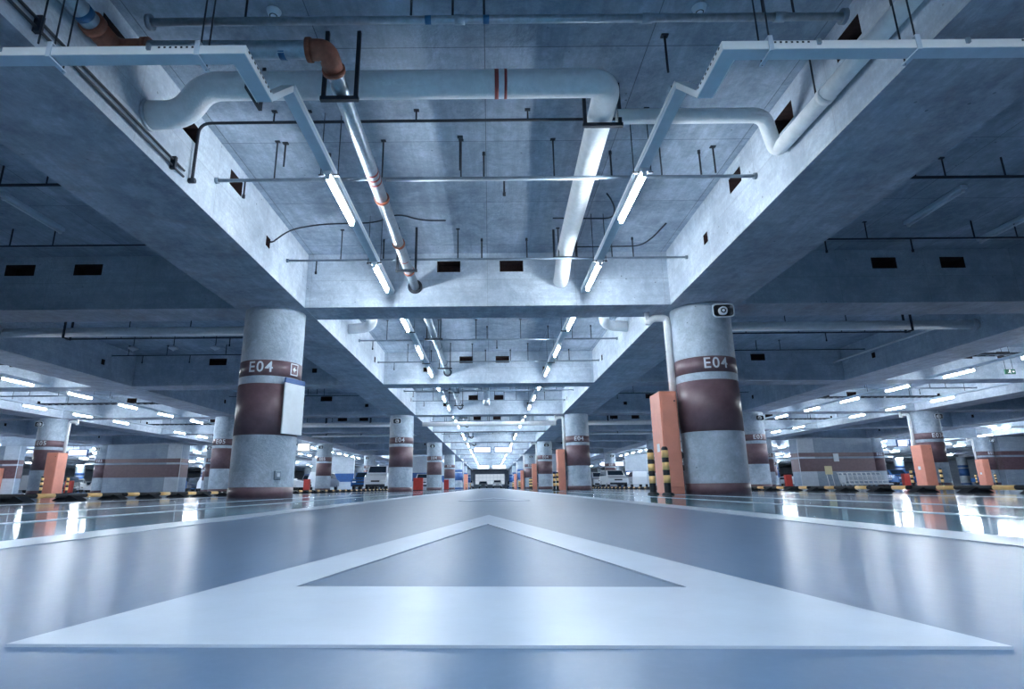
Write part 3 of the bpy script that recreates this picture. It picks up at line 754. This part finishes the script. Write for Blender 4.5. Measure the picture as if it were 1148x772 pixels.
# ceiling anchor plates with long rods in the near bay
for i, (x, y, z0, lab) in enumerate(((1.97, 5.33, 4.45, 'dark rod hanging from the slab near the right trunking step'), (-2.85, 7.32, 4.55, 'dark short rod under the slab left of the trunking'), (3.3, 7.5, 4.5, 'dark short rod under the slab beside the right girder'), (-.36, 7.2, 4.40, 'thick dark rod above the second sprinkler pipe'))):
    t = thing('ceiling_rod', lab, 'rod', (x, y, z0)); MB().tube([(0, 0, 0), (0, 0, ZC - z0)], .013, 8).build('rod', 'dark', t); MB().rbox((0, 0, ZC - z0 - .01), (.08, .06, .02), .004).build('anchor_plate', 'dark', t)

# ------------------------------------------------------------------ hydrant boxes, risers, bollards
def hydrant(x, y, label, w=.38, d=.70, h=2.0):
    t = thing('hydrant_cabinet', label, 'hydrant cabinet', (x, y, 0))
    MB().rbox((0, d / 2, h / 2), (w, d, h), .012).build('cabinet', 'orange', t)
    dr = MB().rbox((0, -.006, h * .52), (w - .06, .016, h * .9), .005).build('door', 'orange', t)
    MB().lathe([(0, 0), (.016, 0), (.016, .012)], c=(w * .33, -.028, h * .9), seg=12, axis='y').build('lock', 'dark', dr)
    MB().box(-w / 2 - .004, -w / 2 + .002, d * .35, d * .6, .82, .98).build('notice_sticker', 'white', t)
    return t
def bollard(x, y, label, grp='yellow and black bollards by the cabinets'):
    t = thing('bollard', label, 'bollard', (x, y, 0), grp)
    po = cached('bol', lambda: MB().lathe([(0, .86), (.035, .858), (.056, .83), (.06, .79), (.06, .03)], seg=20), 'post', 'black', t)
    cached('bolb', lambda: MB().lathe([(.06, .045), (.10, .03), (.11, .0)], seg=20), 'base_collar', 'black', t)
    cached('bols', lambda: MB().lathe([(.06, .21), (.0625, .21), (.0625, .345), (.06, .345)], seg=20).lathe([(.06, .44), (.0625, .44), (.0625, .575), (.06, .575)], seg=20).lathe([(.06, .66), (.0625, .66), (.0625, .79), (.06, .79)], seg=20), 'yellow_bands', 'yellow', po)
def riser(x, y, s, label, zb=1.3):
    t = thing('riser_pipe', label, 'riser pipe')
    MB().tube(fillet([(x, y, zb), (x, y, 3.64), (x - s * .30, y, 3.64), (x - s * .42, y, 3.52)], .10, 8), .075, 18).build('lagging', 'lag', t)
    MB().tube([(x - s * .42, y, 3.50), (x - s * .42, y, 3.76)], .05, 14).build('upper_stub', 'lag', t)
    MB().tube([(x, y, .0), (x, y, zb)], .045, 14).build('bare_pipe', 'steel', t)
    for z in (1.5, 2.9): MB().cbox((x + s * .05, y, z), (.25, .03, .03)).build('clamp', 'steel', t)
hydrant(3.60, 11.62, 'orange hydrant cabinet beside the near right column', w=.35)
bollard(3.17, 11.66, 'yellow and black bollard, left of the two by the near orange cabinet')
bollard(3.23, 10.9, 'yellow and black bollard, right of the two by the near orange cabinet')
riser(3.84, 12.02, 1, 'white lagged riser beside the near right column')
t = thing('valve_set', 'dark valves on the riser between the orange cabinet and the near right column', 'valve', (3.84, 11.93, .75))
MB().lathe([(.0, -.03), (.07, -.03), (.07, .0), (.03, .01), (.03, .06)], seg=16, axis='y').build('handwheel', 'dark', t); MB().rbox((0, .06, 0), (.12, .12, .16), .02).build('valve_body', 'dark', t)
MB().rbox((0, .05, -.25), (.14, .12, .12), .02).build('lower_valve', 'dark', t)
for r in (1, 2, 3, 4):
    y = Y1 + DR * r
    hydrant(3.62, y - .25, 'orange hydrant cabinet beside the %s right lane column' % ORD[r]); riser(3.84, y + .15, 1, 'white riser beside the %s right lane column' % ORD[r])
    bollard(3.22, y - .3, 'striped bollard left of the cabinet by the %s right lane column' % ORD[r]); bollard(3.30, y - 1.0, 'striped bollard in front of the cabinet by the %s right lane column' % ORD[r])
for x, r, s, lab in ((-22.5, 1, -1, 'far left E05 column'), (22.5, 1, 1, 'far right E03 column'), (40.5, 2, 1, 'farthest right column'), (-40.5, 2, -1, 'farthest left column'), (31.5, 3, 1, 'distant right column'), (-4.5, 4, -1, 'distant left lane column')):
    y = Y1 + DR * r; xx = x - s * 1.12
    hydrant(xx, y - 1.2, 'orange hydrant cabinet beside the %s' % lab, w=.55); riser(x - s * .72, y + .15, s, 'white riser above the cabinet by the %s' % lab)
    bollard(xx + .1, y - 1.7, 'striped bollard in front of the cabinet by the %s' % lab)
    if x != -40.5: bollard(xx - s * .62, y - .7, 'striped bollard beside the cabinet by the %s' % lab)

# ------------------------------------------------------------------ low striped barrier rails
def rail(x, y0, n, nm):
    for i in range(n):
        ya = y0 + i * 3.75
        t = thing('wheel_stop_rail', '%s low black and yellow wheel-stop rail on the %s side' % (nth(i), nm), 'wheel stop', (x, ya, 0), 'wheel stop rails on the %s' % nm)
        cached('rl', lambda: MB().tube([(0, 0, .085), (0, 3.70, .085)], .038, 14), 'rail', 'black', t)
        for j in range(3):
            cached('rly', lambda: MB().tube([(0, 0, 0), (0, .42, 0)], .0395, 14), 'yellow_band', 'yellow', t, (0, .15 + j * 1.25, .085))
            cached('rlf', lambda: MB().prism([(-.24, 0), (.24, 0), (.08, .085), (-.08, .085)], 'y', -.12, .12), 'rubber_foot', 'black', t, (0, .98 + j * 1.25, 0))
rail(-7.55, 4.9, 14, 'left'); rail(8.35, 4.4, 14, 'right')


# ------------------------------------------------------------------ core walls between outer columns
def core(x0, x1, y0, y1, nm, px0, px1):
    struct(MB().box(x0, x1, y0, y1, 0, ZS + .01).build('wall_' + nm, 'wall'))
    e = .012
    mb = MB().box(x0 - e, x1 + e, y0 - e, y1 + e, 2.33, 2.645).box(x0 - e, x1 + e, y0 - e, y1 + e, 1.18, 2.18)
    o = mb.build('baseboard_' + nm, 'brown'); struct(o)
    struct(MB().box(px0, px1, y0 - .10, y0, 0, ZS).build('trim_%s_pilaster' % nm, 'pale'))
    mb = MB().box(px0 - .003, px1 + .003, y0 - .11, y0 - .09, 2.33, 2.645).box(px0 - .003, px1 + .003, y0 - .11, y0 - .09, 1.18, 2.18)
    struct(mb.build('baseboard_%s_pilaster' % nm, 'brown'))
core(-31.0, -25.0, 48.0, 49.4, 'core_left', -26.0, -24.9)
core(25.0, 31.0, 48.0, 49.4, 'core_right', 24.9, 26.2)
core(-46.5, -38.2, 48.25, 48.8, 'core_far_left', -39.4, -38.2)
core(41.3, 46.5, 48.0, 48.6, 'core_far_right', 45, 46)

# ------------------------------------------------------------------ signs
def litsign(x0, x1, y, z0, z1, label, mat='sign', frame='blue'):
    cx, cz = (x0 + x1) / 2, (z0 + z1) / 2
    t = thing('lit_sign', label, 'lit sign', (cx, y, cz)); w, h = x1 - x0, z1 - z0
    MB().rbox((0, 0, 0), (w, .14, h), .01).build('housing', frame, t)
    MB().box(-w / 2 + .06, w / 2 - .06, -.085, -.06, -h / 2 + .06, h / 2 - .06).build('face', mat, t)
    for q in (-.3, .3): MB().tube([(q * w, 0, h / 2), (q * w, 0, ZC - cz)], .015, 6).build('hanger_rod', 'steel', t)
litsign(-1.45, .15, 53.5, 3.18, 3.72, 'left of two blue-framed lit signs over the far lane')
litsign(.40, 2.05, 53.5, 3.18, 3.72, 'right of two blue-framed lit signs over the far lane')
litsign(-2.0, -.1, 97.6, 3.1, 3.7, 'left sign of the most distant pair over the lane', 'sign', 'white')
litsign(.4, 2.6, 97.6, 3.1, 3.7, 'warm coloured right sign of the most distant pair over the lane', 'warm', 'white')
litsign(-40.0 + 5.2, -33.2, 49, 2.95, 3.5, 'left of two lit signs beyond the far left orange cabinet')
litsign(-32.9, -31.5 + .3, 50, 2.95, 3.5, 'right of two lit signs beyond the far left orange cabinet')
litsign(31.8, 32.6, 46.2, 2.95, 3.5, 'small left lit sign left of the far right orange cabinet')
litsign(32.8, 34.7, 46.2, 2.95, 3.5, 'wide lit sign left of the far right orange cabinet')
litsign(-14.9, -13.95, 46, 3.0, 3.6, 'warm lit sign seen just right of the near left column', 'warm', 'white')
litsign(14.9, 16.2, 80, 2.75, 3.4, 'left distant lit sign right of the second right column')
litsign(16.7, 18.0, 80, 2.75, 3.4, 'right distant lit sign right of the second right column')
t = thing('exit_sign', 'green exit sign with a white running figure hanging in the lit right bay', 'exit sign', (17.0, 18.7, 3.66))
MB().rbox((0, 0, 0), (.34, .06, .16), .01).build('housing', 'green', t)
mb = MB()
mb.lathe([(0, -.036), (.014, -.036), (.014, -.03)], c=(-.02, 0, .05), seg=10, axis='y')
for a, b, r in (((-.02, .035), (-.035, -.01), .011), ((-.035, -.01), (-.005, -.03), .008), ((-.005, -.03), (-.01, -.06), .007), ((-.035, -.01), (-.065, -.035), .008), ((-.065, -.035), (-.09, -.03), .007), ((-.022, .03), (.015, .012), .006), ((-.022, .03), (-.06, .02), .006)):
    mb.tube([(a[0], -.034, a[1]), (b[0], -.034, b[1])], r, 6)
mb.prism([(.05, .0), (.09, .035), (.09, .012), (.13, .012), (.13, -.012), (.09, -.012), (.09, -.035)], 'y', -.036, -.031)
mb.build('figure_and_arrow', 'sign', t)
for q in (-.12, .12): MB().tube([(q, 0, .08), (q, 0, ZC - 3.66)], .006, 6).build('hanger_wire', 'dark', t)

# ------------------------------------------------------------------ trolley park, notice, cabinets
def trolley():
    t = thing('shopping_trolley', 'x', 'trolley', (0, 0, 0), 'nested trolleys by the right core wall')
    mb = MB()
    for s in (-.26, .26):
        mb.tube(fillet([(s, -.42, .12), (s, -.40, .18), (s, .35, .2), (s, .45, .95), (s, .52, 1.0)], .08), .028, 8)
    mb.tube([(-.28, .52, 1.0), (.28, .52, 1.0)], .03, 8).tube([(-.26, -.42, .14), (.26, -.42, .14)], .014, 8)
    mb.build('frame', 'chrome', t)
    mb = MB()
    for i in range(8):
        u = i / 7; mb.tube([(-.24 + .48 * u, -.40, .78), (-.22 + .44 * u, -.38, .45), (-.22 + .44 * u, .38, .38), (-.25 + .5 * u, .44, .86)], .005, 4)
    for z, w in ((.78, .25), (.65, .24), (.5, .23)): mb.tube([(-w, .43, z + .06), (-w, -.40, z), (w, -.40, z), (w, .43, z + .06)], .006, 4)
    mb.build('basket', 'chrome', t)
    for sx in (-.24, .24):
        for sy in (-.38, .34): MB().lathe([(0, -.02), (.05, -.02), (.05, .02), (0, .02)], c=(sx, sy, .05), seg=12, axis='x').build('wheel', 'black', t)
    return t
tr = trolley(); tr.location = (27.1, 45.6, 0); tr.rotation_euler = (0, 0, PI / 2); tr['label'] = 'leftmost of the row of silver trolleys before the right core wall'
for i in range(1, 9): dup(tr, (27.1 + i * .36, 45.6, 0), '%s silver trolley from the left before the right core wall' % nth(i))
t = thing('notice_stand', 'cream notice on two pale legs in front of the right core wall', 'notice stand', (25.6, 45.2, 0))
MB().rbox((0, 0, 1.2), (.55, .03, .62), .005).build('notice_panel', 'cream', t)
for s in (-.2, .2): MB().tube([(s, 0, .9), (s + .06, -.1, 0)], .02, 8).build('leg', 'chrome', t)
t = thing('notice_stand', 'small white notice beside the trolleys in front of the right core wall', 'notice stand', (26.35, 44.8, 0))
MB().rbox((0, 0, .55), (.4, .03, .55), .005).build('notice_panel', 'white', t)
for s in (-.15, .15): MB().tube([(s, 0, .3), (s, -.1, 0)], .02, 8).build('leg', 'chrome', t)
tag(MB().rbox((25.6 + 2.9 - .6, 47.93, 2.25), (.42, .06, .62), .01).build('wall_notice', 'white'), 'small pale notice on the brown band of the right core wall', 'notice')
def redbox(x, y, label, h=.75, w=.55):
    t = thing('extinguisher_cabinet', label, 'extinguisher cabinet', (x, y, 0))
    MB().rbox((0, 0, h / 2 + .03), (w, .3, h), .015).build('cabinet', 'red', t)
    MB().rbox((0, -.155, h / 2 + .03), (w - .1, .02, h - .12), .005).build('door', 'red', t); MB().rbox((0, 0, .02), (w, .3, .04), .004).build('plinth', 'black', t)
redbox(-5.0 + .12, 41, 'red extinguisher cabinet right of the second left lane column', .8, .65)
redbox(-3.65, 50.5, 'red extinguisher cabinet right of the third left lane column', .8, .4)
redbox(-14.75 + 1.0, 45.2, 'red extinguisher cabinet left of the third-row left column', .85, .45)
redbox(-32.2, 46, 'red cabinet at the foot of the left core wall column', .9, .5)
redbox(32.6 + .3, 47.5, 'red cabinet right of the right core wall', .9, .5)
redbox(23.6, 47.5, 'red cabinet left of the right core wall', .9, .5)

# ------------------------------------------------------------------ cars
def car_mesh(kind):
    if kind == 'van':
        body = [(-2.3, .35), (-2.3, 1.15), (-1.6, 1.35), (-1.1, 2.0), (2.3, 2.05), (2.35, .35)]
        win = [(-1.45, 1.38), (-1.05, 1.88), (-.3, 1.9), (-.3, 1.38)]; hw = .92
    elif kind == 'suv':
        body = [(-2.25, .35), (-2.28, .9), (-1.3, 1.1), (-.75, 1.62), (1.9, 1.68), (2.2, 1.1), (2.25, .35)]
        win = [(-1.1, 1.12), (-.68, 1.52), (1.75, 1.57), (2.0, 1.12)]; hw = .9
    else:
        body = [(-2.2, .3), (-2.22, .72), (-1.1, .92), (-.45, 1.4), (.95, 1.42), (1.7, 1.0), (2.2, .92), (2.25, .3)]
        win = [(-.9, .95), (-.38, 1.32), (.88, 1.34), (1.45, .98)]; hw = .86
    return body, win, hw
def car(kind, paintm, label, loc, rz):
    t = thing('car', label, 'car', loc, 'parked cars in the distance', rz)
    body, win, hw = car_mesh(kind)
    def bodym():
        mb = MB(); n = len(body)
        def sec(x, inset): return [(x, p[0] * (1 - .02 * inset), p[1] if p[1] < 1.0 else p[1] - .03 * inset) for p in body]
        zt = max(p[1] for p in body); vs = []
        xs = [(-1, 1), (-.94, 0), (.94, 0), (1, 1)]
        for sx, ins in xs:
            for p in body:
                tp = 1 - .16 * max(0, (p[1] - .95)) / (zt - .95 + 1e-6)
                vs.append((sx * hw * tp, p[0] * (1 - .015 * ins), p[1] - (.03 if ins and p[1] > .5 else 0)))
        F = [(i * n + k, i * n + (k + 1) % n, (i + 1) * n + (k + 1) % n, (i + 1) * n + k) for i in range(3) for k in range(n)]
        F += [tuple(range(n)), tuple(range(3 * n, 4 * n))]
        mb.add(vs, F); return mb
    bd = cached('cb' + kind + paintm, bodym, 'body', paintm, t)
    def winm():
        mb = MB(); zt = max(p[1] for p in body)
        for s in (-1, 1):
            vs = []
            for off in (-.03, .012):
                for p in win:
                    tp = 1 - .16 * max(0, (p[1] - .95)) / (zt - .95); vs.append((s * (hw * tp + off), p[0], p[1]))
            n = len(win); mb.add(vs, [tuple(range(n)), tuple(range(n, 2 * n))] + [(i, (i + 1) % n, n + (i + 1) % n, n + i) for i in range(n)])
        return mb
    cached('cw' + kind, winm, 'side_windows', 'glass', t)
    def fr():
        mb = MB(); k = 2 if kind != 'van' else 2
        a, b = body[2], body[3]; w = hw * .80
        d = Vector((b[0] - a[0], b[1] - a[1])); nrm = Vector((-d.y, d.x)).normalized() * .012
        p0 = Vector(a) + d * .12; p1 = Vector(a) + d * .9
        mb.add([(-w, p0.x + nrm.x, p0.y + nrm.y), (w, p0.x + nrm.x, p0.y + nrm.y), (w * .92, p1.x + nrm.x, p1.y + nrm.y), (-w * .92, p1.x + nrm.x, p1.y + nrm.y),
                (-w, p0.x - nrm.x, p0.y - nrm.y), (w, p0.x - nrm.x, p0.y - nrm.y), (w * .92, p1.x - nrm.x, p1.y - nrm.y), (-w * .92, p1.x - nrm.x, p1.y - nrm.y)],
               [(0, 1, 2, 3), (4, 7, 6, 5), (0, 4, 5, 1), (1, 5, 6, 2), (2, 6, 7, 3), (3, 7, 4, 0)])
        return mb
    cached('cf' + kind, fr, 'windscreen', 'glass', t)
    ye = body[0][0]; z = .68 if kind == 'sedan' else .8
    cached('hl' + kind, lambda: MB().rbox((-hw * .68, ye + .03, z - .05), (.34, .12, .14), .02).rbox((hw * .68, ye + .03, z - .05), (.34, .12, .14), .02), 'headlamps', 'headlamp', bd)
    cached('bm' + kind, lambda: MB().rbox((0, ye + .02, .42), (hw * 1.7, .14, .16), .03).rbox((0, ye - .0, z - .06), (.7, .06, .12), .01), 'bumper_and_grille', 'dark', bd)
    for sx in (-1, 1):
        for yy in (-1.38, 1.38):
            cached('wh', lambda: MB().lathe([(0, -.1), (.18, -.1), (.2, -.09), (.32, -.09), (.335, 0), (.32, .09), (.2, .09), (.18, .08), (0, .08)], seg=20, axis='x'), 'wheel', 'black', t, (sx * (hw - .1), yy, .335))
    return t
P4 = ['carwhite', 'cargrey', 'cardark', 'carblue']; WORD = dict(carwhite='white', cargrey='grey', cardark='black', carblue='blue')
KW = dict(sedan='saloon car', suv='tall estate car', van='van')
spots = []
for s, nm in ((-1, 'left'), (1, 'right')):
    for row, y in enumerate((56.5, 64, 74, 83, 93, 104)):
        for j, xa in enumerate((6.9, 9.4, 11.6, 15.6, 18.2, 20.7, 24.6, 27.2, 29.8, 34.2, 37.5, 43.0, 46.0, 52.0, 55.5, 62.0)):
            if row == 0 and 24 < xa < 32: continue
            if random.random() < (.34 if xa < 13 else .45): continue
            spots.append((s * xa, y + random.uniform(-.3, .3), nm, row, j))
for i, (x, y, nm, row, j) in enumerate(spots):
    if abs(x - 30.4) < 2.2 and 60 < y < 70: continue
    if abs(abs(x) - 61.5) < 3.5 and abs(y - 61) < 2: continue
    kind = random.choice(['sedan', 'sedan', 'suv', 'van'] if row else ['sedan', 'suv']); pm = random.choice(['carwhite', 'carwhite', 'cargrey', 'cardark', 'carblue'])
    car(kind, pm, '%s %s %s of the lane, %s row back, %s space out' % (WORD[pm], KW[kind], nm, ORD[row], ORD[j]), (x, y, 0), random.choice((0, PI)))
car('sedan', 'carwhite', 'white saloon car just right of the near left column, seen side-on', (-16.4, 47.0, 0), PI / 2)
car('van', 'carwhite', 'white van between the left columns beyond the second row', (-9.3, 51.0, 0), 0)
for i in range(6): car(['sedan', 'suv'][i % 2], ['cardark', 'carwhite', 'cargrey', 'carwhite', 'cardark', 'carwhite'][i], '%s car from the left in the row closing the far end of the lane' % nth(i), (-7.2 + i * 2.9, 124, 0), 0)

# blue banded far walls and bright screen
for s, nm in ((-1, 'left'), (1, 'right')):
    for q, (y, x0, x1) in enumerate(((68.5, 7.0, 11.8), (87, 6.6, 12.4), (68.5, 16, 21), (106, 5.6, 12.6))):
        a, b = sorted((s * x0, s * x1))
        struct(MB().box(a, b, y + 1.8, y + 2.1, 0, ZS).build('wall_far_%s' % nm, 'pale'))
        struct(MB().box(a - .01, b + .01, y + 1.78, y + 2.12, .95, 1.9).build('baseboard_far_%s' % nm, 'blue'))
t = thing('slatted_screen', 'pale screen of zigzag slats between the right columns behind the bollards', 'screen', (16.2, 61.5, 0))
mb = MB()
for i in range(9):
    x0 = i * .36
    for j in range(8):
        z = .15 + j * .33
        mb.add([(x0, 0, z), (x0 + .18, -.10, z + .12), (x0 + .18, -.10, z + .26), (x0, 0, z + .14), (x0 + .36, 0, z), (x0 + .36, 0, z + .14)], [(0, 1, 2, 3), (1, 4, 5, 2)])
mb.build('slats', 'white', t)['kind'] = 'stuff'
MB().box(-.05, 0, -.12, .05, 0, 2.9).box(3.24, 3.3, -.12, .05, 0, 2.9).box(-.05, 3.3, -.1, .05, 2.85, 2.95).build('frame', 'tray', t)
# far end: lit glazed entrance
struct(MB().box(-3.2, 3.2, YF - .12, YF - .02, .9, 3.0).build('window_1', 'pane'))
fw = MB()
for i in range(9): fw.box(-3.2 + i * .8 - .04, -3.2 + i * .8 + .04, YF - .2, YF - .1, .85, 3.05)
for z in (.85, 1.6, 2.3, 3.0): fw.box(-3.24, 3.24, YF - .2, YF - .1, z - .04, z + .04)
struct(fw.build('trim_window', 'white'))

# ------------------------------------------------------------------ world, camera
w = bpy.data.worlds.new('World'); bpy.context.scene.world = w; w.use_nodes = True
w.node_tree.nodes['Background'].inputs[0].default_value = (.12, .25, .5, 1); w.node_tree.nodes['Background'].inputs[1].default_value = .3
cam = bpy.data.cameras.new('Camera'); co = bpy.data.objects.new('Camera', cam); COL.objects.link(co)
f, pit, yaw, rol, h, cx = 652.65087, 0.25884, 0.00062, -0.00895, 0.15711, 0.01813
cam.sensor_fit = 'HORIZONTAL'; cam.sensor_width = 36; cam.lens = f / 1148 * 36
cam.shift_x = 25.682 / 1148; cam.shift_y = -12.526 / 1148
cam.clip_start = .02; cam.clip_end = 500
# forward, right, up of the solved camera
Rz = Matrix.Rotation(-yaw, 3, 'Z'); Rx = Matrix.Rotation(pit, 3, 'X')
B = Rz @ Rx
fwd = B @ Vector((0, 1, 0)); right = B @ Vector((1, 0, 0)); up = B @ Vector((0, 0, 1))
# picture is turned by rol: image axes
c, s = math.cos(rol), math.sin(rol)
r2 = right * c + up * s; u2 = up * c - right * s
r2, u2 = (right * c + up * s), (up * c - right * s)
R = Matrix((r2, u2, -fwd)).transposed()
co.matrix_world = Matrix.Translation((cx, 0, h)) @ R.to_4x4()
sc = bpy.context.scene; sc.camera = co
sc.view_settings.view_transform = 'Standard'; sc.view_settings.look = 'None'; sc.view_settings.gamma = 1
sc.view_settings.use_curve_mapping = False; sc.view_settings.exposure = 1.97
